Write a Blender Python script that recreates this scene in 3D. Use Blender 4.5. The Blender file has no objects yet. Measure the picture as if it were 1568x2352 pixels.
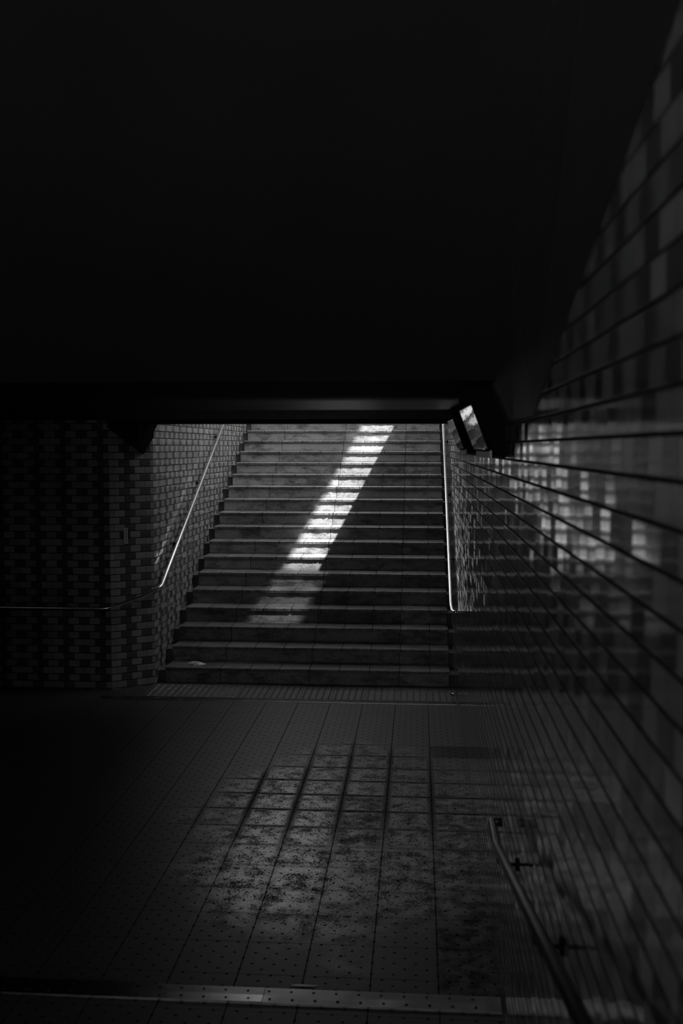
import bpy, bmesh, math, random
from mathutils import Vector, Matrix
random.seed(7)
S = bpy.context.scene
COL = S.collection
# ---------------------------------------------------------------- measures (metres)
EYE = 2.37
WR, WL = 0.372, -2.61           # stair / corridor side walls
CZ = 2.63                       # ceiling of the passage
RISE, GO, Y0 = 0.154, 0.3175, 10.05
NSTEP = 25
SL, SR = -2.535, 0.318          # ends of the stone steps
BR_W, BR_H, V0 = 0.105, 0.070, 0.010
RAMP_Y, RAMP_S = 3.75, 0.2309

# ---------------------------------------------------------------- node helper
class N:
    def __init__(s, name):
        s.m = bpy.data.materials.new(name); s.m.use_nodes = True
        s.t = s.m.node_tree; s.b = s.t.nodes['Principled BSDF']
    def nd(s, typ, **kw):
        n = s.t.nodes.new(typ)
        for k, v in kw.items(): setattr(n, k, v)
        return n
    def put(s, sock, v):
        if isinstance(v, bpy.types.NodeSocket): s.t.links.new(v, sock)
        else:
            if sock.type == 'RGBA' and isinstance(v, (int, float)): v = (v, v, v, 1)
            sock.default_value = v
    def ma(s, op, a, b=0.0, c=0.0, clamp=False):
        n = s.nd('ShaderNodeMath', operation=op, use_clamp=clamp)
        s.put(n.inputs[0], a); s.put(n.inputs[1], b); s.put(n.inputs[2], c)
        return n.outputs[0]
    def add(s, a, b): return s.ma('ADD', a, b)
    def sub(s, a, b): return s.ma('SUBTRACT', a, b)
    def mul(s, a, b): return s.ma('MULTIPLY', a, b)
    def div(s, a, b): return s.ma('DIVIDE', a, b)
    def floor(s, a): return s.ma('FLOOR', a)
    def mod(s, a, b): return s.ma('FLOORED_MODULO', a, b)
    def mn(s, a, b): return s.ma('MINIMUM', a, b)
    def mx(s, a, b): return s.ma('MAXIMUM', a, b)
    def step(s, x, lo, hi):     # smooth 0..1
        n = s.nd('ShaderNodeMapRange', interpolation_type='SMOOTHSTEP')
        s.put(n.inputs['Value'], x); s.put(n.inputs['From Min'], lo); s.put(n.inputs['From Max'], hi)
        return n.outputs['Result']
    def mix(s, f, a, b):        # scalar mix
        return s.add(s.mul(a, s.sub(1.0, f)), s.mul(b, f))
    def pos(s, uv=False):
        sep = s.nd('ShaderNodeSeparateXYZ')
        if uv: src = s.nd('ShaderNodeUVMap').outputs[0]
        else: src = s.nd('ShaderNodeNewGeometry').outputs['Position']
        s.t.links.new(src, sep.inputs[0]); s.src = src
        return sep.outputs[0], sep.outputs[1], sep.outputs[2]
    def comb(s, x, y, z=0.0):
        n = s.nd('ShaderNodeCombineXYZ')
        s.put(n.inputs[0], x); s.put(n.inputs[1], y); s.put(n.inputs[2], z)
        return n.outputs[0]
    def noise(s, scale, detail=4, rough=.55, vec=None, sx=None):
        n = s.nd('ShaderNodeTexNoise'); s.put(n.inputs['Scale'], scale)
        n.inputs['Detail'].default_value = detail; n.inputs['Roughness'].default_value = rough
        v = vec if vec is not None else s.src
        if sx:
            mp = s.nd('ShaderNodeMapping'); mp.inputs['Scale'].default_value = sx
            s.t.links.new(v, mp.inputs[0]); v = mp.outputs[0]
        s.t.links.new(v, n.inputs['Vector'])
        return n.outputs['Fac']
    def white(s, vec):
        n = s.nd('ShaderNodeTexWhiteNoise', noise_dimensions='3D')
        s.t.links.new(vec, n.inputs['Vector']); return n.outputs['Value'], n.outputs['Color']
    def bump(s, h, dist, strength=1.0, normal=None):
        n = s.nd('ShaderNodeBump'); n.inputs['Distance'].default_value = dist
        n.inputs['Strength'].default_value = strength
        s.put(n.inputs['Height'], h)
        if normal is not None: s.t.links.new(normal, n.inputs['Normal'])
        s.t.links.new(n.outputs[0], s.b.inputs['Normal']); return n.outputs[0]
    def out(s, base=None, rough=None, metal=0.0, spec=None):
        if base is not None:
            if isinstance(base, bpy.types.NodeSocket): s.t.links.new(base, s.b.inputs['Base Color'])
            else: s.b.inputs['Base Color'].default_value = (base, base, base, 1)
        if rough is not None: s.put(s.b.inputs['Roughness'], rough)
        s.b.inputs['Metallic'].default_value = metal
        if spec is not None: s.put(s.b.inputs['Specular IOR Level'], spec)
        return s.m

def edge(n, coord, pitch):      # metres to the nearest joint
    f = n.ma('FRACT', n.div(coord, pitch))
    return n.mul(n.mn(f, n.sub(1.0, f)), pitch)

def tile_wall_material():
    n = N('brick_tile'); u, v, _ = n.pos(uv=True)
    vv = n.sub(v, V0)
    row = n.floor(n.div(vv, BR_H)); odd = n.mod(row, 2.0)
    us = n.add(u, n.mul(odd, BR_W / 2))
    col = n.floor(n.div(us, BR_W))
    dv = edge(n, vv, BR_H); du = edge(n, us, BR_W)
    jh = n.sub(1.0, n.step(dv, .0036, .0052)); jv = n.sub(1.0, n.step(du, .0009, .0022))
    joint = n.mx(jh, jv)
    c3 = n.ma('COMPARE', n.mod(col, 3.0), 2.0, .1); c2 = n.ma('COMPARE', n.mod(col, 2.0), 1.0, .1)
    dark = n.mix(odd, c3, c2)
    rv, rc = n.white(n.comb(col, row, 3.0))
    base = n.mul(n.mix(dark, .16, .05), n.add(.84, n.mul(rv, .32)))
    grime = n.noise(2.2, 5)
    base = n.mul(base, n.add(.72, n.mul(grime, .55)))
    base = n.mix(joint, base, .012)
    # every tile sits at its own slight tilt
    vm = n.nd('ShaderNodeVectorMath', operation='SUBTRACT'); n.t.links.new(rc, vm.inputs[0]); vm.inputs[1].default_value = (.5, .5, .5)
    sc = n.nd('ShaderNodeVectorMath', operation='MULTIPLY'); n.t.links.new(vm.outputs[0], sc.inputs[0]); sc.inputs[1].default_value = (.034, .050, .012)
    g = n.nd('ShaderNodeNewGeometry')
    ad = n.nd('ShaderNodeVectorMath', operation='ADD'); n.t.links.new(g.outputs['Normal'], ad.inputs[0]); n.t.links.new(sc.outputs[0], ad.inputs[1])
    no = n.nd('ShaderNodeVectorMath', operation='NORMALIZE'); n.t.links.new(ad.outputs[0], no.inputs[0])
    wav = n.noise(9.0, 3)
    h = n.sub(n.mul(wav, .22), n.mul(joint, 1.0))
    n.bump(h, .0018, .7, no.outputs[0])
    rough = n.mix(joint, n.add(.055, n.mul(n.noise(30.0, 3), .06)), .9)
    spec = n.mix(joint, .42, .05)
    return n.out(base, rough, 0, spec)

def floor_material():
    n = N('studded_floor_tile'); x, y, z = n.pos()
    # joints
    dx = edge(n, n.sub(x, .10), .30); dy = edge(n, n.sub(y, 5.03), .30)
    jx = n.sub(1.0, n.step(dx, .0012, .0030)); jy = n.mul(n.sub(1.0, n.step(dy, .0010, .0026)), .8)
    joint = n.mx(jx, jy)
    # dark studs, staggered rows
    ry = n.div(y, .05); rr = n.floor(ry); od = n.mod(rr, 2.0)
    ex = n.mul(n.sub(n.ma('FRACT', n.add(n.div(x, .1), n.mul(od, .5))), .5), .1)
    ey = n.mul(n.sub(n.ma('FRACT', ry), .5), .05)
    dd = n.ma('SQRT', n.add(n.mul(ex, ex), n.mul(ey, ey)))
    stud = n.sub(1.0, n.step(dd, .0050, .0088))
    # dried-water and grime patch
    big = n.noise(1.3, 3); med = n.noise(8.5, 7, .72); fine = n.noise(95.0, 5, .75)
    qx = n.div(n.add(x, .38), 1.12); qy = n.div(n.sub(y, 6.35), 1.75)
    rad = n.add(n.ma('SQRT', n.add(n.mul(qx, qx), n.mul(qy, qy))), n.mul(n.sub(big, .5), .9))
    patch = n.sub(1.0, n.step(rad, .72, 1.08))
    bandx = n.sub(1.0, n.step(n.add(dx, n.mul(n.sub(med, .5), .10)), .008, .040))
    bandy = n.sub(1.0, n.step(n.add(dy, n.mul(n.sub(med, .5), .09)), .006, .026))
    far = n.step(y, 5.6, 6.6)
    band = n.mul(n.mx(n.mul(bandx, n.add(.08, n.mul(far, .8))), n.mul(bandy, n.add(.10, n.mul(far, .85)))), patch)
    mott = n.mul(n.step(n.add(n.mul(fine, .55), n.mul(med, .45)), .475, .55), n.mul(patch, .9))
    def rect(x0, x1, y0, y1, e=.012):
        a = n.mul(n.step(x, x0 - e, x0 + e), n.sub(1.0, n.step(x, x1 - e, x1 + e)))
        b = n.mul(n.step(y, y0 - e, y0 + e), n.sub(1.0, n.step(y, y1 - e, y1 + e)))
        return n.mul(a, b)
    blot = n.mul(rect(-.50, -.21, 5.95, 6.85), n.step(n.add(n.mul(fine, .5), n.mul(med, .5)), .42, .55))
    blot = n.mul(blot, .85)
    side = n.mul(rect(.10, .40, 4.2, 6.9, .03), n.step(med, .40, .60)); side = n.mul(side, .55)
    slab = n.mul(rect(.10, .40, 7.73, 8.03, .006), .45)
    grime = n.mn(n.mx(n.mx(n.mx(band, mott), n.mx(blot, side)), slab), 1.0)
    cell, _ = n.white(n.comb(n.floor(n.div(n.sub(x, .10), .30)), n.floor(n.div(n.sub(y, 5.03), .30)), 1.0))
    base = n.mul(.032, n.add(.88, n.mul(cell, .2)))
    base = n.mul(base, n.add(.86, n.mul(fine, .28)))
    base = n.mul(base, n.sub(1.0, n.mul(grime, .82)))
    base = n.mul(base, n.sub(1.0, n.mul(stud, .8)))
    base = n.mul(base, n.sub(1.0, n.mul(joint, .85)))
    rough = n.add(.38, n.mul(fine, .10)); rough = n.add(n.add(rough, n.mul(stud, .3)), n.mul(grime, .35)); rough = n.sub(rough, n.mul(patch, .17))
    spec = n.mul(n.add(.22, n.mul(patch, .30)), n.mul(n.sub(1.0, n.mul(grime, .9)), n.sub(1.0, n.mx(n.mul(stud, .88), joint))))
    h = n.sub(n.add(n.mul(stud, .5), n.mul(fine, .07)), joint)
    n.bump(h, .0016, .6)
    return n.out(base, rough, 0, spec)

def stone_material(name, base0, tread=False):
    n = N(name); x, y, z = n.pos()
    sp = n.noise(120.0, 2, .6); med = n.noise(5.5, 6, .65, sx=(1, 1, 2.2)); big = n.noise(1.1, 3); sp2 = n.noise(60.0, 3, .7)
    dx = edge(n, n.add(x, 1.975), .30 if tread else .895)
    blk, _ = n.white(n.comb(n.floor(n.div(n.add(x, 1.975), .895)), n.floor(n.div(n.add(z, .002), RISE)), 2.0))
    base = n.mul(base0, n.add(.72, n.mul(blk, .45)))
    base = n.mul(base, n.add(n.add(.45, n.mul(sp, .8)), n.mul(n.step(sp, .58, .68), .9)))
    stain_shade = n.step(n.add(n.mul(med, .7), n.mul(big, .35)), .46, .66)
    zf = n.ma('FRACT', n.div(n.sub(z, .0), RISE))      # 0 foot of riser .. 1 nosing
    edgeband = n.mx(n.step(zf, .62, .86), n.sub(1.0, n.step(zf, .03, .16)))  # top band paints the nosing's shade into the colour; foot band also darker
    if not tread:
        stain_shade = n.mx(stain_shade, n.mul(edgeband, n.add(.35, n.mul(.65, n.step(med, .40, .58)))))
    base = n.mul(base, n.sub(1.0, n.mul(stain_shade, n.mul(.66, n.add(.65, n.mul(sp2, .9))))))
    joint = n.sub(1.0, n.step(dx, .0024, .0050))
    base = n.mul(base, n.sub(1.0, n.mul(joint, .93)))
    h = n.sub(n.mul(sp, .3), joint)
    if tread:
        # stud holes on the top face and chips on the nosing
        ry = n.div(y, .045); od = n.mod(n.floor(ry), 2.0)
        ex = n.mul(n.sub(n.ma('FRACT', n.add(n.div(x, .1), n.mul(od, .5))), .5), .1)
        ey = n.mul(n.sub(n.ma('FRACT', ry), .5), .045)
        dd = n.ma('SQRT', n.add(n.mul(ex, ex), n.mul(ey, ey)))
        stud = n.sub(1.0, n.step(dd, .005, .0085))
        base = n.mul(base, n.sub(1.0, n.mul(stud, .45)))
        g = n.nd('ShaderNodeNewGeometry'); sep = n.nd('ShaderNodeSeparateXYZ'); n.t.links.new(g.outputs['Normal'], sep.inputs[0])
        front = n.step(n.mul(sep.outputs[1], -1.0), .6, .9)
        fx = n.mul(n.sub(n.ma('FRACT', n.div(x, .05)), .5), .05)
        fz = n.mul(n.sub(n.ma('FRACT', n.div(n.add(z, -.004), RISE)), .86), RISE)
        d2 = n.mx(n.ma('ABSOLUTE', fx), n.ma('ABSOLUTE', fz))
        rnd, _ = n.white(n.comb(n.floor(n.div(x, .05)), n.floor(n.div(z, RISE)), 5.0))
        hole = n.mul(n.mul(n.sub(1.0, n.step(d2, .0045, .0075)), front), n.step(rnd, .3, .5))
        chip = n.mul(n.step(n.noise(14.0, 4, .7), .52, .62), front)
        base = n.mul(base, n.sub(1.0, n.mx(n.mul(hole, .8), n.mul(chip, .65))))
        rough = n.add(.30, n.mul(sp2, .30)); h = n.sub(h, n.mul(hole, 1.0))
        spec = n.mul(.5, n.sub(1.0, n.mx(joint, n.mul(stud, .6))))
    else:
        rough = n.add(.55, n.mul(sp2, .25)); spec = .3
    n.bump(h, .0015, .6)
    return n.out(base, rough, 0, spec)

def simple(name, base, rough, metal=0.0, spec=None, nscale=8.0, amt=.4, bump=None):
    n = N(name); n.pos(); f = n.noise(nscale, 5)
    n.out(n.mul(base, n.add(1 - amt / 2, n.mul(f, amt))), n.add(rough, n.mul(n.sub(f, .5), .1)), metal, spec)
    if bump: n.bump(n.noise(bump[0], 3), bump[1], bump[2])
    return n.m

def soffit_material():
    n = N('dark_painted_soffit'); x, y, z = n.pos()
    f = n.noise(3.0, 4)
    glow_gloss = n.mul(n.mul(n.step(y, 5.2, 5.9), n.sub(1.0, n.step(y, 7.0, 7.4))), n.mul(n.step(x, -1.9, .1), n.step(n.mul(z, 1.0), 2.62, 2.628)))  # gloss band added here to stand for the glow beside the lamps
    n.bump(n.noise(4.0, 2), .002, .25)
    return n.out(n.mul(.010, n.add(.8, n.mul(f, .4))), n.sub(.85, n.mul(glow_gloss, .50)), 0, n.add(.03, n.mul(glow_gloss, .5)))

def panel_material():
    n = N('ribbed_lamp_glass'); x, y, z = n.pos()
    w = n.noise(1.0, 2, .5, sx=(10, 5, 26)); fine = n.noise(60.0, 3)
    n.bump(n.add(w, n.mul(fine, .03)), .0014, .8)
    b = n.mul(.10, n.add(.8, n.mul(fine, .4)))
    return n.out(b, .03, 0, 1.0)

M = dict(
    tile=tile_wall_material(), floor=floor_material(),
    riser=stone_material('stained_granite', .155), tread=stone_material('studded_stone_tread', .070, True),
    concrete=simple('painted_concrete', .012, .5, nscale=3.0, bump=(5.0, .004, .3)),
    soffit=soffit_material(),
    channel=simple('side_channel_concrete', .02, .6, nscale=12.0),
    steel=simple('stainless_steel', .88, .20, 1.0, nscale=3.0, amt=.1),
    steel_shaded=simple('shaded_rail_steel', .22, .35, 1.0, nscale=3.0, amt=.1),  # rail steel again, its colour darkened to stand for dim light
    strip=simple('worn_strip_steel', .16, .24, 1.0, nscale=16.0, amt=.5, bump=(2.6, .004, .4)),
    dark=simple('black_recess', .01, .8), blackmetal=simple('black_enamel', .004, .9, spec=.03),
    lip=simple('grey_lamp_base', .30, .5), panel=panel_material(),
    tactile=simple('tactile_base', .030, .55, nscale=25.0), tacbump=simple('tactile_stud', .07, .32, nscale=30.0),
    tacdark=simple('worn_tactile_stud', .008, .6, nscale=30.0),
    paper=simple('crumpled_paper', .42, .7, nscale=20.0), foil=simple('foil_scrap', .8, .15, 1.0),
    plate=simple('plate_face', .26, .4), ink=simple('plate_ink', .01, .6),
    paving=simple('bounce_paving', .5, .8, nscale=9.0),
    ground=simple('street_asphalt', .06, .8, nscale=15.0), light_blocker=simple('plain_blocker', .08, .8, nscale=2.0),
)

# ---------------------------------------------------------------- mesh helpers
def tag(o, label=None, cat=None, group=None, kind=None):
    if label: o['label'] = label
    if cat: o['category'] = cat
    if group: o['group'] = group
    if kind: o['kind'] = kind
    return o
def link(name, bm, mats, parent=None, smooth=False):
    me = bpy.data.meshes.new(name); bm.to_mesh(me); bm.free()
    for m in (mats if isinstance(mats, (list, tuple)) else [mats]): me.materials.append(m)
    if smooth:
        for p in me.polygons: p.use_smooth = True
    o = bpy.data.objects.new(name, me); COL.objects.link(o)
    if parent is not None: o.parent = parent
    return o
def empty(name, loc):
    o = bpy.data.objects.new(name, None); o.location = loc; COL.objects.link(o); o.empty_display_size = .1
    return o
def box(bm, a, b, mi=0, bevel=0):
    a, b = Vector(a), Vector(b)
    vs = [bm.verts.new((x, y, z)) for x in (a.x, b.x) for y in (a.y, b.y) for z in (a.z, b.z)]
    fs = []
    for q in ((0, 1, 3, 2), (4, 6, 7, 5), (0, 4, 5, 1), (2, 3, 7, 6), (0, 2, 6, 4), (1, 5, 7, 3)):
        f = bm.faces.new([vs[i] for i in q]); f.material_index = mi; fs.append(f)
    if bevel:
        es = list({e for f in fs for e in f.edges})
        r = bmesh.ops.bevel(bm, geom=es, offset=bevel, segments=2, affect='EDGES', profile=.5)
        for f in r['faces']: f.material_index = mi
def prism(bm, poly, ax, lo, hi, mi=0):   # poly of 2-D points, extruded along axis ax
    def P(p, t):
        return {'x': (t, p[0], p[1]), 'y': (p[0], t, p[1]), 'z': (p[0], p[1], t)}[ax]
    A = [bm.verts.new(P(p, lo)) for p in poly]; B = [bm.verts.new(P(p, hi)) for p in poly]
    k = len(poly)
    fs = [bm.faces.new(A), bm.faces.new(B[::-1])]
    for i in range(k): fs.append(bm.faces.new((A[i], B[i], B[(i + 1) % k], A[(i + 1) % k])))
    for f in fs: f.material_index = mi
    bmesh.ops.recalc_face_normals(bm, faces=bm.faces)
def tube(bm, pts, r, seg=14, mi=0, caps=True):
    pts = [Vector(p) for p in pts]; rings = []; up = None
    for i, p in enumerate(pts):
        d = (pts[min(i + 1, len(pts) - 1)] - pts[max(i - 1, 0)]).normalized()
        if up is None: up = Vector((0, 0, 1)) if abs(d.z) < .9 else Vector((1, 0, 0))
        a = d.cross(up).normalized(); b = a.cross(d).normalized(); up = b
        rings.append([bm.verts.new(p + r * (math.cos(t) * a + math.sin(t) * b)) for t in [2 * math.pi * k / seg for k in range(seg)]])
    for A, B in zip(rings, rings[1:]):
        for k in range(seg):
            f = bm.faces.new((A[k], A[(k + 1) % seg], B[(k + 1) % seg], B[k])); f.material_index = mi; f.smooth = True
    if caps: bm.faces.new(rings[0][::-1]); bm.faces.new(rings[-1])
def fillet(pts, r=.05, n=6):
    pts = [Vector(p) for p in pts]; out = [pts[0]]
    for a, b, c in zip(pts, pts[1:], pts[2:]):
        u, v = (a - b), (c - b); rr = min(r, u.length * .45, v.length * .45)
        p, q = b + u.normalized() * rr, b + v.normalized() * rr
        for k in range(n + 1):
            t = k / n; out.append((1 - t) ** 2 * p + 2 * t * (1 - t) * b + t * t * q)
    out.append(pts[-1]); return out
def wall_strip(name, path, zs, thick, mat, u0=0.0, uv_dir=1):
    """Solid wall following a plan path; zs = (bottom, top) per path point; tiles mapped in metres."""
    bm = bmesh.new(); uvl = bm.loops.layers.uv.new('UVMap')
    P = [Vector(p) for p in path]; u = [u0]
    for a, b in zip(P, P[1:]): u.append(u[-1] + (b - a).length)
    nrm = []
    for i in range(len(P)):
        ds = []
        if i > 0: ds.append((P[i] - P[i - 1]).normalized())
        if i < len(P) - 1: ds.append((P[i + 1] - P[i]).normalized())
        d = sum(ds, Vector((0, 0))).normalized(); nrm.append(Vector((d.y, -d.x)))
    def V(i, back, top):
        p = P[i] + nrm[i] * (thick if back else 0)
        return bm.verts.new((p.x, p.y, zs[i][1] if top else zs[i][0]))
    g = [[V(i, 0, 0), V(i, 0, 1), V(i, 1, 1), V(i, 1, 0)] for i in range(len(P))]
    def face(vs, uu):
        f = bm.faces.new(vs)
        for l, uq in zip(f.loops, uu): l[uvl].uv = (uq, l.vert.co.z)
    for i in range(len(P) - 1):
        a, b = g[i], g[i + 1]
        for k in range(4): face((a[k], b[k], b[(k + 1) % 4], a[(k + 1) % 4]), (u[i], u[i + 1], u[i + 1], u[i]))
    face(g[0], (u[0], u[0], u[0] - thick, u[0] - thick)); face(g[-1][::-1], (u[-1] + thick, u[-1] + thick, u[-1], u[-1]))
    bmesh.ops.recalc_face_normals(bm, faces=bm.faces)
    return tag(link(name, bm, mat), kind='structure')

# ---------------------------------------------------------------- setting
bm = bmesh.new()
prof = [(-4.2, RAMP_S * (RAMP_Y + 4.2)), (RAMP_Y, 0), (10.6, 0), (10.6, -.3), (RAMP_Y, -.3), (-4.2, -.3)]
prism(bm, prof, 'x', -9.4, 1.1)
tag(link('floor', bm, M['floor']), kind='structure')

def ramp_top(y): return 2.505 + max(0, 3.35 - y) * .292
def ceil_z(y): return min(CZ + max(0, 4.05 - y) * .455, 4.8)
YB = 9.86                         # back edge of the passage roof
# right wall: corridor, ramp side and stair side in one plane
ysR = [-4.2, 0.0, 3.35, 9.60, 9.61, 11.08, 11.09, 21.0]
def rtop(y):
    if y <= 9.60: return ramp_top(y)
    if y <= 11.08: return 3.30
    return 3.93 + (y - 11.24) * .049  # unseen top edge, stepped and sloped to trim the sunbeam
wall_strip('wall_right', [(WR, y) for y in ysR], [(-.05, rtop(y)) for y in ysR], .5, M['tile'], u0=.03)
wall_strip('wall_front', [(-9.0, 9.70), (-2.975, 9.70), (WL, 9.955), (WL, 9.956)], [(-.05, 2.66)] * 4, -.25, M['tile'], u0=.02)
wall_strip('wall_stair', [(WL, 9.955), (WL, YB + 8), (WL, 21.0)], [(-.05, 4.3)] * 3, -.30, M['tile'], u0=.045)
wall_strip('wall_left', [(-2.62, -1.4), (-2.62, 3.75)], [(-.05, 4.9), (-.05, 4.9)], -.25, M['tile'], u0=.3)  # stops short at the rear, a gap added for side light
wall_strip('wall_back', [(-9.0, 3.70), (-2.63, 3.70)], [(-.05, 2.64)] * 2, .25, M['tile'], u0=.3)
wall_strip('wall_end', [(-9.0, 3.45), (-9.0, 9.95)], [(-.05, 2.64)] * 2, -.25, M['tile'], u0=.3)

# ceiling: level over the passage, climbing over the ramp towards the camera
bm = bmesh.new()
yk = 4.05 - (4.8 - CZ) / .455
prism(bm, [(-4.2, 4.8), (yk, 4.8), (4.05, CZ), (9.58, CZ), (9.58, 2.88), (9.0, 2.88), (9.0, 5.3), (-4.2, 5.3)], 'x', -9.4, 1.1)
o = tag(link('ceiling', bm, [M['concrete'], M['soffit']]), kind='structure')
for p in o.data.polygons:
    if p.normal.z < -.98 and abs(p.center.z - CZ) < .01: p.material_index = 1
# beam over the stair mouth with cut corners
bm = bmesh.new(); zb = 2.592
prism(bm, [(-9.2, 2.88), (-9.2, CZ + .001), (-2.61, CZ + .001), (-2.61, 2.47), (-2.60, 2.465), (-2.535, zb), (.285, zb), (.31, zb - .014), (.37, 2.485), (.375, 2.485), (.60, 2.485), (.60, 2.88)], 'y', 9.58, YB)
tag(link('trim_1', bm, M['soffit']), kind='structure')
# concrete haunch between right wall and ceiling
bm = bmesh.new()
ys = [-4.2, yk, 1.4, 3.35, 4.05, 9.58]
R = []
for y in ys:
    zt, zw = ceil_z(y), (ramp_top(y) if y < 3.35 else 2.505)
    R.append([bm.verts.new(p) for p in ((.300, y, zt + .02), (.300, y, zt - .004), (.367, y, zw - .03), (WR + .02, y, zw - .03), (WR + .08, y, zt + .02))])
for A, B in zip(R, R[1:]):
    for k in range(5): bm.faces.new((A[k], A[(k + 1) % 5], B[(k + 1) % 5], B[k]))
bm.faces.new(R[0]); bm.faces.new(R[-1][::-1]); bmesh.ops.recalc_face_normals(bm, faces=bm.faces)
tag(link('trim_2', bm, M['concrete']), kind='structure')
# wedge haunch on the cut-off corner at the left of the stair mouth
bm = bmesh.new()
A = [(-2.99, 9.70, 2.56), (-2.70, 9.895, 2.30), (-2.612, 9.955, 2.47), (-2.612, 9.955, 2.64), (-2.99, 9.70, 2.64)]
off = Vector((.02, -.03, 0))
va = [bm.verts.new(Vector(p) + off * (1 if i in (1, 2, 3) else .8)) for i, p in enumerate(A)]
vb = [bm.verts.new(Vector(p) - off * .5) for p in A]
bm.faces.new(va); bm.faces.new(vb[::-1])
for i in range(5): bm.faces.new((va[i], vb[i], vb[(i + 1) % 5], va[(i + 1) % 5]))
bmesh.ops.recalc_face_normals(bm, faces=bm.faces)
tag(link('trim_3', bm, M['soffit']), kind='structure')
bm = bmesh.new(); box(bm, (-9.2, 9.64, 2.88), (.60, YB, 3.45))  # added parapet over the beam, out of view, blocking low sky
tag(link('parapet_blocker', bm, M['light_blocker']), kind='structure')
# added lintel behind the camera, unseen, narrowing the light from the rear
bm = bmesh.new(); box(bm, (-2.9, -4.5, 3.0), (WR + .5, -4.201, 5.3))
tag(link('rear_blocker', bm, M['concrete']), kind='structure')
# street level outside, round the stair well, and the unseen pale bounce paving behind the camera
bm = bmesh.new(); zt = RISE * NSTEP
box(bm, (WR + .5, -30, 2.9), (30, 50, 3.25)); box(bm, (-30, 9.95, 3.2), (WL - .3, 50, 3.7))
box(bm, (WL - .3, 21.0, 3.2), (WR + .5, 50, zt - .02)); tag(link('ground', bm, M['ground']), kind='structure')
bm = bmesh.new(); box(bm, (-30, -40, 1.5), (30, -4.2, 1.83)); tag(link('ground', bm, M['paving']), kind='structure')  # unseen paving made pale to bounce sun into the passage

bm = bmesh.new(); box(bm, (-12, -4.1, 5.301), (1.1, 9.2, 10.2)); box(bm, (-12.05, -4.15, 10.1), (1.15, 9.25, 10.4))  # added mass out of view, darkening the lower risers
pb = tag(link('light_blocker', bm, M['light_blocker']), 'added unseen block over the passage that hides sky from the steps', 'light_blocker')
bm = bmesh.new(); box(bm, (-3.35, 9.26, 5.0), (.30, 12.3, 5.12)); tag(link('sky_blocker', bm, M['light_blocker']), 'added flat slab, unseen, shading the foot of the open stair well', 'sky_blocker')  # added out of view to keep overhead sky off the lower steps
bm = bmesh.new(); box(bm, (-12, 9.4, 3.7), (-3.4, 40, 13)); box(bm, (-12.02, 9.38, 12.9), (-3.3, 40.1, 13.3))  # added mass out of view, holding back sky from the left
bd = tag(link('light_blocker', bm, M['light_blocker']), 'added unseen block beside the stair well that cuts the side sky', 'light_blocker')
# ---------------------------------------------------------------- staircase
st = tag(empty('staircase', (-1.1, Y0, 0)),
         'long flight of stained granite steps climbing out of the dark passage between two tiled walls', 'staircase')
def child(o, par):
    o.matrix_parent_inverse = Matrix.Translation(-Vector(par.location)); return o
for k in range(1, NSTEP + 1):
    y, z = Y0 + (k - 1) * GO, k * RISE
    bm = bmesh.new()
    y1 = y + GO + .05 if k < NSTEP else 21.0
    box(bm, (SL + .004, y + .0125, z - RISE - (.03 if k > 1 else 0)), (SR - .004, y1, z - .030))
    s = child(link('riser', bm, M['riser'], st), st)
    # tread slab with worn, uneven nosing line
    bm = bmesh.new(); nx = 120; top = []
    rows = []
    for i in range(nx + 1):
        x = SL + (SR - SL) * i / nx
        j = .0016 * random.uniform(-1, 1)
        if random.random() < .012: j += random.uniform(.002, .005)
        jz = .001 * random.uniform(-1, 1)
        rows.append([bm.verts.new(p) for p in ((x, y + .015, z - .0318), (x, y + j, z - .031), (x, y + j * .6, z - .005 + jz), (x, y + .005 + abs(j), z), (x, y1, z), (x, y1, z - .0318))])
    for A, B in zip(rows, rows[1:]):
        for q in range(6): bm.faces.new((A[q], A[(q + 1) % 6], B[(q + 1) % 6], B[q]))
    bm.faces.new(rows[0]); bm.faces.new(rows[-1][::-1]); bmesh.ops.recalc_face_normals(bm, faces=bm.faces)
    child(link('tread', bm, M['tread'], st), st)
for x0, x1 in ((WL + .001, SL - .002), (SR + .002, WR - .001)):
    bm = bmesh.new()
    for k in range(1, NSTEP + 1):
        y, z = Y0 + .045 + (k - 1) * GO, k * RISE - .036
        box(bm, (x0, y, max(z - RISE - .02, 0)), (x1, y + GO + .03 if k < NSTEP else 21.0, z - .018), 0)
        box(bm, (x0, y - .012, z - .018), (x1, y + GO, z), 0)
    child(tag(link('side_channel', bm, M['channel'], st), 'dark stepped channel beside the wall'), st)

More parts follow.
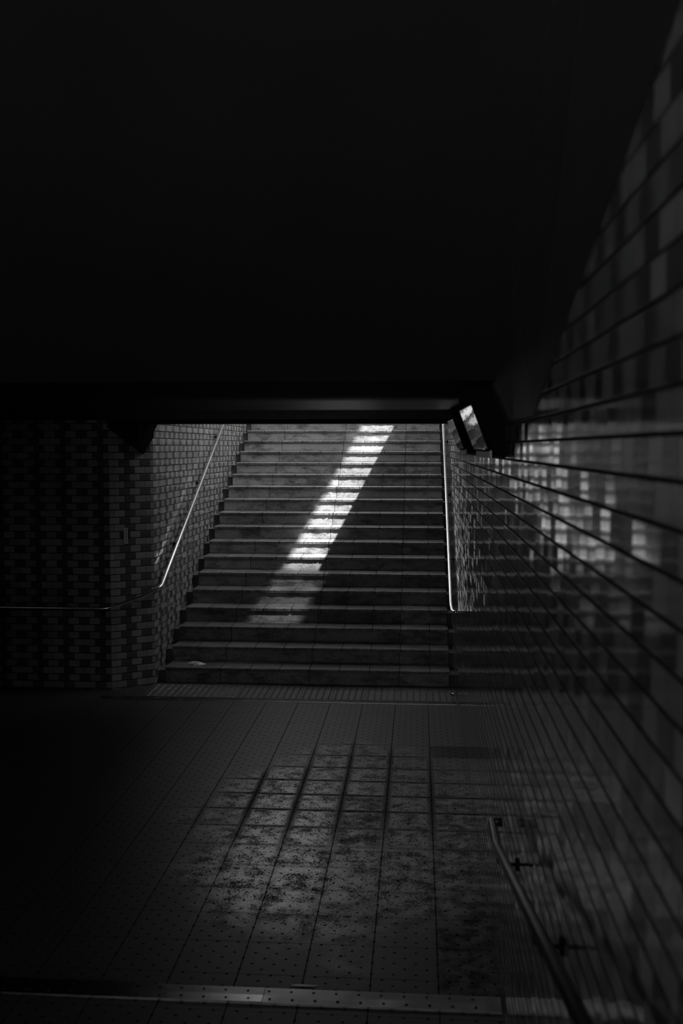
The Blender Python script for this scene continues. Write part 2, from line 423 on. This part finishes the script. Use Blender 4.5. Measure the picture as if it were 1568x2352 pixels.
# ---------------------------------------------------------------- handrails
def rail_thing(label, pts, wall_x, marks, r=.0165, fil=.06, mat='steel'):
    o = tag(empty('handrail', pts[0]), label, 'handrail')
    bm = bmesh.new(); tube(bm, fillet(pts, fil), r, 16)
    child(link('rail', bm, M[mat], o, True), o)
    for (px, py, pz), (wx, wy) in marks:
        bm = bmesh.new()
        wz = pz - .055
        tube(bm, fillet([(px, py, pz - r * .6), (px, py, wz), (wx, wy, wz)], .02, 4), .006, 8)
        d = Vector((wx - px, wy - py, 0)).normalized()
        tube(bm, [Vector((wx, wy, wz)) - d * .008, Vector((wx, wy, wz)) - d * .0005], .024, 14)
        child(link('bracket', bm, M['blackmetal'], o), o)
    return o
LX, RX = -2.540, .322
zl = lambda y: .986 + (y - 9.945) * .5055
zr = lambda y: .845 + (y - 9.90) * .5155
rail_thing('thin steel handrail on the left tiled wall, bending round the corner along the passage',
           [(-8.6, 9.635, .81), (-3.00, 9.635, .81), (-2.70, 9.80, .905), (LX, 9.945, .986), (LX, 18.2, zl(18.2))], WL,
           [((LX, y, zl(y)), (WL, y)) for y in (10.75, 11.95, 13.05, 14.25, 15.45, 16.65)] +
           [((x, 9.635, .81), (x, 9.70)) for x in (-3.05, -4.25, -5.45, -6.65)])
rail_thing('thin steel handrail climbing the right tiled wall beside the steps',
           [(WR - .002, 9.72, .80), (RX + .01, 9.78, .80), (RX, 9.90, .845), (RX, 18.2, zr(18.2))], WR,
           [((RX, y, zr(y)), (WR, y)) for y in (10.7, 11.9, 13.1, 14.3, 15.5, 16.7)], fil=.03)
nz = lambda y: .872 + max(0, 3.80 - y) * .2335
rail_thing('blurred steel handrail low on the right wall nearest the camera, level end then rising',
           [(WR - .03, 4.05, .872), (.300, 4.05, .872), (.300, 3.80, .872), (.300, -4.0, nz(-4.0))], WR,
           [((.300, y, nz(y)), (WR, y)) for y in (3.72, 2.55, 1.35, .15, -1.05)], r=.017, fil=.012, mat='steel_shaded')

# ---------------------------------------------------------------- drain strips
def strip(x0, x1, y0, y1, z0, tilt, label, group, rows, pitch=.0955, phase=0.0, warp=()):
    """folded steel cover with punched holes; tilt in degrees about its length"""
    bm = bmesh.new(); w = y1 - y0; hx = (x1 - x0) / 2 - .0012
    k = 40; t = math.radians(tilt); rr = []
    for i in range(k + 1):
        x = -hx + 2 * hx * i / k
        sec = []; tl = math.radians(tilt + sum(A * math.exp(-((x + (x0 + x1) / 2 - c) / w_) ** 2) for c, A, w_ in warp))
        for q in range(9):
            yy = -w / 2 + w * q / 8
            zz = .009 - math.tan(tl if yy < 0 else t) * yy
            sec.append((yy, max(zz, .002)))
        rr.append([bm.verts.new((x, yy, zz)) for yy, zz in sec] + [bm.verts.new((x, w / 2 + .001, 0.0)), bm.verts.new((x, -w / 2 - .001, 0.0))])
    m_ = len(rr[0])
    for A, B in zip(rr, rr[1:]):
        for q in range(m_): bm.faces.new((A[q], A[(q + 1) % m_], B[(q + 1) % m_], B[q]))
    bm.faces.new(rr[0]); bm.faces.new(rr[-1][::-1]); bmesh.ops.recalc_face_normals(bm, faces=bm.faces)
    x = -hx + .03 + phase; new = set(bm.faces)
    while x < hx - .02:
        for ri, ry in enumerate(rows):
            yy = ry * w; xx = x + (.0 if ri == 0 else -.012)
            zz = .0105 - math.tan(t) * yy + (.0012 if warp and yy < 0 else 0)
            vs = [bm.verts.new((xx + .0062 * math.cos(a), yy + .0062 * math.sin(a), zz - math.tan(t) * .0062 * math.sin(a))) for a in [2 * math.pi * j / 10 for j in range(10)]]
            vd = [bm.verts.new((v.co.x, v.co.y, zz - .004)) for v in vs]
            bm.faces.new(vs)
            for j in range(10): bm.faces.new((vs[j], vd[j], vd[(j + 1) % 10], vs[(j + 1) % 10]))
        x += pitch
    for f in bm.faces:
        if f not in new: f.material_index = 1
    o = link('drain_cover', bm, [M['strip'], M['dark']]); o.location = ((x0 + x1) / 2, (y0 + y1) / 2, z0)
    return tag(o, label, 'drain cover', group)
gF = 'steel drain covers at the foot of the steps'
strip(-2.98, -2.40, 9.335, 9.43, 0, .5, 'short steel drain cover at the far left, before the cut-off tiled corner', gF, (.0,))
strip(-2.40, -1.65, 9.335, 9.43, 0, 1.6, 'steel drain cover below the left end of the steps', gF, (.0,))
strip(-1.65, -.62, 9.335, 9.43, 0, 1.4, 'steel drain cover below the middle of the steps', gF, (.0,))
strip(-.62, .366, 9.335, 9.43, 0, .9, 'steel drain cover below the right end of the steps', gF, (.0,))
gN = 'steel drain covers across the floor nearest the camera'
strip(-2.60, -.655, 4.185, 4.305, 0, .5, 'nearest steel drain cover left of the joint, with a bright highlight', gN, (-.28, .26), .0975, warp=((-.66, 3.0, .16), (-1.0, 1.2, .2)))
strip(-.655, .362, 4.185, 4.305, 0, .4, 'nearest steel drain cover right of the joint, ending at the tiled wall', gN, (-.28, .26), .0975, warp=((-.655, 1.2, .05), (-.12, 1.6, .10), (.2, .8, .1)))

# ---------------------------------------------------------------- tactile paving
def tactile(x0, x1, y0, y1, worn, label):
    cx_, cy_ = (x0 + x1) / 2, (y0 + y1) / 2
    bm = bmesh.new(); box(bm, (x0 - cx_ + .0015, y0 - cy_, 0), (x1 - cx_ - .0015, y1 - cy_, .004), 0, .001)
    base = set(bm.faces); nx = max(1, round((x1 - x0) / .061))
    for i in range(nx):
        for j in range(8):
            x = x0 - cx_ + (i + .5) * (x1 - x0) / nx; y = y0 - cy_ + .03 + j * .061
            if y > y1 - cy_ - .02: continue
            ra = [bm.verts.new((x + .0125 * math.cos(a), y + .0125 * math.sin(a), .004)) for a in [2 * math.pi * q / 12 for q in range(12)]]
            rb = [bm.verts.new((x + .0075 * math.cos(a), y + .0075 * math.sin(a), .009)) for a in [2 * math.pi * q / 12 for q in range(12)]]
            bm.faces.new(rb)
            for q in range(12): bm.faces.new((ra[q], ra[(q + 1) % 12], rb[(q + 1) % 12], rb[q]))
    for f in bm.faces:
        if f not in base: f.material_index = 1
    o = link('tactile_tile', bm, [M['tactile'], M['tacdark'] if worn else M['tacbump']]); o.location = (cx_, cy_, 0)
    tag(o, label, 'tactile paving tile', 'tactile paving tiles at the foot of the steps')
xs = [-2.60, -2.337] + [-2.03 + .307 * i for i in range(0, 8)] + [.366]
ordn = ['leftmost', 'second', 'third', 'fourth', 'fifth', 'sixth', 'seventh', 'eighth', 'ninth', 'rightmost']
for i, (a, b) in enumerate(zip(xs, xs[1:])):
    worn = 3 <= i <= 6
    lab = ('worn tactile tile with dark studs, ' if worn else 'tactile tile with pale raised studs, ') + \
          (ordn[i] + ' at the foot of the steps' if i in (0, len(xs) - 2) else ordn[min(i, 9)] + ' from the left at the foot of the steps')
    tactile(a, b, 9.455, 9.99, worn, lab)

# ---------------------------------------------------------------- wall lamps under the ceiling
def lamp(y0, y1, label):
    """prism-shaped lamp in the angle of wall and ceiling, ribbed glass facing down and in"""
    o = tag(empty('wall_lamp', (.335, (y0 + y1) / 2, 2.35)), label, 'lamp', 'slanted lamps high on the right wall')
    ya, yb = y0 - (y0 + y1) / 2, y1 - (y0 + y1) / 2
    X = lambda x: x - .335
    Z = lambda z: z - 2.35
    xb, zb_, xt, zt_ = .312, 2.357, .218, 2.600
    bm = bmesh.new()
    prism(bm, [(X(.3715), Z(2.325)), (X(.3715), Z(2.50)), (X(.302), Z(CZ - .005)), (X(.214), Z(CZ - .005)), (X(xt), Z(zt_)), (X(xb + .003), Z(zb_))], 'y', ya - .07, yb + .16)
    link('housing', bm, M['blackmetal'], o)
    bm = bmesh.new(); box(bm, (X(.308), ya - .03, Z(2.322)), (X(.318), yb + .12, Z(2.356)), 0, .002)
    tag(link('base_strip', bm, M['lip'], o), 'grey lower strip')
    bm = bmesh.new()
    d = Vector((xt - xb, 0, zt_ - zb_)).normalized(); nn = Vector((-d.z, 0, d.x)).normalized()
    if nn.x > 0: nn = -nn
    p0 = Vector((xb, 0, zb_)) + d * .004; p1 = p0 + d * .217
    ny, nzz = 48, 24; grid = []
    for i in range(ny + 1):
        y = ya + (yb - ya) * i / ny
        grid.append([])
        for j in range(nzz + 1):
            t = j / nzz
            p = p0.lerp(p1, t) + nn * .004
            grid[-1].append(bm.verts.new((X(p.x) - ((y - ya) / (yb - ya)) * .018, y, Z(p.z))))
    for i in range(ny):
        for j in range(nzz):
            f = bm.faces.new((grid[i][j], grid[i + 1][j], grid[i + 1][j + 1], grid[i][j + 1])); f.smooth = True
    bmesh.ops.recalc_face_normals(bm, faces=bm.faces)
    if sum((f.normal.x for f in bm.faces)) > 0: bmesh.ops.reverse_faces(bm, faces=bm.faces)
    g = link('lamp_glass', bm, M['panel'], o)
    md = g.modifiers.new('thickness', 'SOLIDIFY'); md.thickness = .004; md.offset = -1
    # thin frame round the glass
    bm = bmesh.new()
    for (s0, s1, a, b) in ((-.008, .0, ya - .01, yb + .01), (.217, .226, ya - .01, yb + .01)):
        q0, q1 = p0 + d * s0, p0 + d * s1
        prism(bm, [(X(q0.x), Z(q0.z)), (X(q1.x), Z(q1.z)), (X(q1.x + nn.x * .009), Z(q1.z + nn.z * .009)), (X(q0.x + nn.x * .009), Z(q0.z + nn.z * .009))], 'y', a, b)
    for (a, b) in ((ya - .012, ya), (yb, yb + .012)):
        prism(bm, [(X(p0.x), Z(p0.z)), (X(p1.x), Z(p1.z)), (X(p1.x + nn.x * .009), Z(p1.z + nn.z * .009)), (X(p0.x + nn.x * .009), Z(p0.z + nn.z * .009))], 'y', a, b)
    link('frame', bm, M['blackmetal'], o)
lamp(4.50, 5.40, 'nearer of the two slanted lamps high on the right wall, steps reflected in its glass')
lamp(6.84, 7.62, 'farther of the two slanted lamps, beside the top right corner of the stair opening')

# ---------------------------------------------------------------- small things
def crumple(name, loc, size, mat, label, cat, seed, n=14):
    rnd = random.Random(seed); bm = bmesh.new()
    g = []
    for i in range(n + 1):
        g.append([])
        for j in range(n + 1):
            u, v = i / n * 2 - 1, j / n * 2 - 1
            rim = 1 - .25 * rnd.random() * (abs(u) > .8 or abs(v) > .8)
            h = size[2] * max(0, (1 - u * u) * (1 - v * v)) * (.55 + .6 * rnd.random()) * (1 - .45 * u)
            g[-1].append(bm.verts.new((u * rim * size[0] + .1 * size[0] * v, v * rim * size[1] * (1 - .35 * abs(u)), h + .0008)))
    for i in range(n):
        for j in range(n): bm.faces.new((g[i][j], g[i + 1][j], g[i + 1][j + 1], g[i][j + 1]))
    o = link(name, bm, mat); o.location = loc
    md = o.modifiers.new('t', 'SOLIDIFY'); md.thickness = .0015; md.offset = 1
    return tag(o, label, cat)
crumple('crumpled_paper', (-2.25, 10.20, RISE + .001), (.100, .045, .032), M['paper'], 'crumpled scrap of pale paper lying at the left end of the lowest step', 'litter', 3)
crumple('foil_scrap', (.338, 9.70, .009), (.026, .018, .016), M['foil'], 'tiny shiny scrap at the foot of the right wall beside the lowest step', 'litter', 5, 7)
crumple('metal_sliver', (-.49, 4.345, .002), (.055, .006, .004), M['lip'], 'thin pale sliver lying behind the nearest drain cover', 'litter', 9, 6)

# small upright plate with characters on the cut-off corner
wd = Vector((WL + 2.975, .255, 0)).normalized(); wn = Vector((wd.y, -wd.x, 0))
pc = Vector((-2.975, 9.70, 0)) + wd * .155 + wn * .002; pc.z = 1.505
pl = tag(empty('wall_plate', pc), 'narrow upright plate with dark characters on the tiled corner left of the steps', 'sign')
pl.rotation_euler = (0, 0, math.atan2(wd.y, wd.x))
bm = bmesh.new(); box(bm, (-.021, -.004, -.078), (.021, .0, .078), 0, .001); link('backing', bm, M['plate'], pl)
bm = bmesh.new(); rnd = random.Random(4)
glyphs = ['11101101111', '11110', '11011', '10111', '11101', '11011', '11010']
for k in range(7):
    zc = .062 - k * .0205; w, h = .0095, .0075
    bars = []
    if k in (0, 2, 3, 5): bars = [(-w, w, h - .003, h), (-w, w, -h, -h + .003), (-w, -w + .003, -h, h), (w - .003, w, -h, h), (-w, w, -.0012, .0012)]
    elif k == 1: bars = [(-w, w, h - .003, h), (-.0015, .0015, -h, h), (-w, w, -.0012, .0012)]
    elif k == 4: bars = [(-w, w, h - .003, h), (w - .003, w, -h, h), (-w, -w + .003, -.002, h), (-w, 0, -.001, .0018)]
    else: bars = [(-w, w, h - .003, h), (-.0015, .0015, -h, h), (-w, -w + .003, -h, 0), (w - .003, w, -h, 0)]
    for a, b, c, e in bars: box(bm, (a, -.0048, zc + c), (b, -.0038, zc + e))
link('characters', bm, M['ink'], pl)

# ---------------------------------------------------------------- added unseen slab overhead, cutting the sun to a beam on the stairs
def at(P, z, s):                      # follow the sun ray back up from P to height z
    t = (z - P[2]) / -s[2]; return (P[0] - s[0] * t, P[1] - s[1] * t)
SUN = Vector((-.616, .300, -1.200))
ZC = 11.0
qx = .513 * (ZC - 8); qy = .25 * (ZC - 8)
e1 = at((-1.498, 11.955, 1.078), ZC, SUN); e2 = at((-.925, 14.81, 2.464), ZC, SUN)
sl = (e2[0] - e1[0]) / (e2[1] - e1[1])
ex = lambda y: e1[0] + (y - e1[1]) * sl
yc = e1[1] - .02; LE = 1.38
cn = tag(empty('sun_blocker', (2.2, 10.5, 3.25)), 'added unseen slab shaping the sun that reaches the stairs', 'sun_blocker')
bm = bmesh.new()
prism(bm, [(LE, yc), (ex(yc), yc), (ex(14.5), 14.5), (LE, 14.5)], 'z', ZC, ZC + .06)
child(link('blocker_slab', bm, M['light_blocker'], cn), cn)
bm = bmesh.new()                      # lower bay, slatted to let thin sun onto the lower steps
box(bm, (LE, 6.5 - qy, ZC), (2.02 + qx, yc, ZC + .06)); box(bm, (2.62 + qx, 6.5 - qy, ZC), (4.2 + qx, yc, ZC + .06)); box(bm, (2.02 + qx, 6.5 - qy, ZC), (2.62 + qx, 9.05 - qy, ZC + .06))
child(link('blocker_slab', bm, M['light_blocker'], cn), cn)
y = 9.05 - qy
while y < yc - .01:
    bm = bmesh.new(); box(bm, (2.02 + qx, y, ZC), (2.62 + qx, min(y + .0530, yc), ZC + .004))
    child(link('blocker_slat', bm, M['light_blocker'], cn), cn); y += .0595
for x, y in ((4.0 + qx, 6.7 - qy), (4.0 + qx, 9.3 - qy), (ex(14.3) - .1, 14.3)):
    bm = bmesh.new(); tube(bm, [(x, y, 3.25), (x, y, ZC)], .07, 12)
    child(link('blocker_post', bm, M['light_blocker'], cn), cn)

# ---------------------------------------------------------------- light
w = bpy.data.worlds.new('World'); S.world = w; w.use_nodes = True
nt = w.node_tree; bg = nt.nodes['Background']      # colourless sky, brightest on the sun's side
tc = nt.nodes.new('ShaderNodeTexCoord'); dp = nt.nodes.new('ShaderNodeVectorMath'); dp.operation = 'DOT_PRODUCT'
nt.links.new(tc.outputs['Generated'], dp.inputs[0]); dp.inputs[1].default_value = Vector((.3, -.55, .80)).normalized()
mr = nt.nodes.new('ShaderNodeMapRange'); mr.interpolation_type = 'SMOOTHSTEP'
nt.links.new(dp.outputs['Value'], mr.inputs['Value'])
mr.inputs['From Min'].default_value = .25; mr.inputs['From Max'].default_value = 1.0
mr.inputs['To Min'].default_value = .32; mr.inputs['To Max'].default_value = 11.5
bg.inputs[0].default_value = (1, 1, 1, 1); nt.links.new(mr.outputs['Result'], bg.inputs[1])
L = bpy.data.lights.new('sun', 'SUN'); L.energy = 78.0; L.angle = math.radians(.53)
lo = bpy.data.objects.new('sun', L); COL.objects.link(lo); lo.location = (6, 0, 12)
lo.rotation_euler = SUN.to_track_quat('-Z', 'Y').to_euler()

# ---------------------------------------------------------------- camera
yaw = math.atan(176 / 2352); pitch = math.atan(149 / 2352)
F = Vector((-math.sin(yaw) * math.cos(pitch), math.cos(yaw) * math.cos(pitch), -math.sin(pitch)))
Rr = Vector((math.cos(yaw), math.sin(yaw), 0)); U = Rr.cross(F)
cd = bpy.data.cameras.new('camera'); cam = bpy.data.objects.new('camera', cd); COL.objects.link(cam)
cam.matrix_world = Matrix(((Rr.x, U.x, -F.x, 0), (Rr.y, U.y, -F.y, 0), (Rr.z, U.z, -F.z, EYE), (0, 0, 0, 1)))
cd.sensor_fit = 'VERTICAL'; cd.sensor_height = 36; cd.sensor_width = 24; cd.lens = 36; cd.clip_start = .02; cd.clip_end = 200
cd.dof.use_dof = True; cd.dof.focus_distance = 10.0; cd.dof.aperture_fstop = 3.2
S.camera = cam
S.view_settings.view_transform = 'Standard'; S.view_settings.look = 'None'
S.view_settings.exposure = 0.0; S.view_settings.gamma = 1.0; S.view_settings.use_curve_mapping = False
S.cycles.max_bounces = 10; S.cycles.diffuse_bounces = 6; S.cycles.glossy_bounces = 6
S.cycles.sample_clamp_indirect = 3.0
S.cycles.use_denoising = True
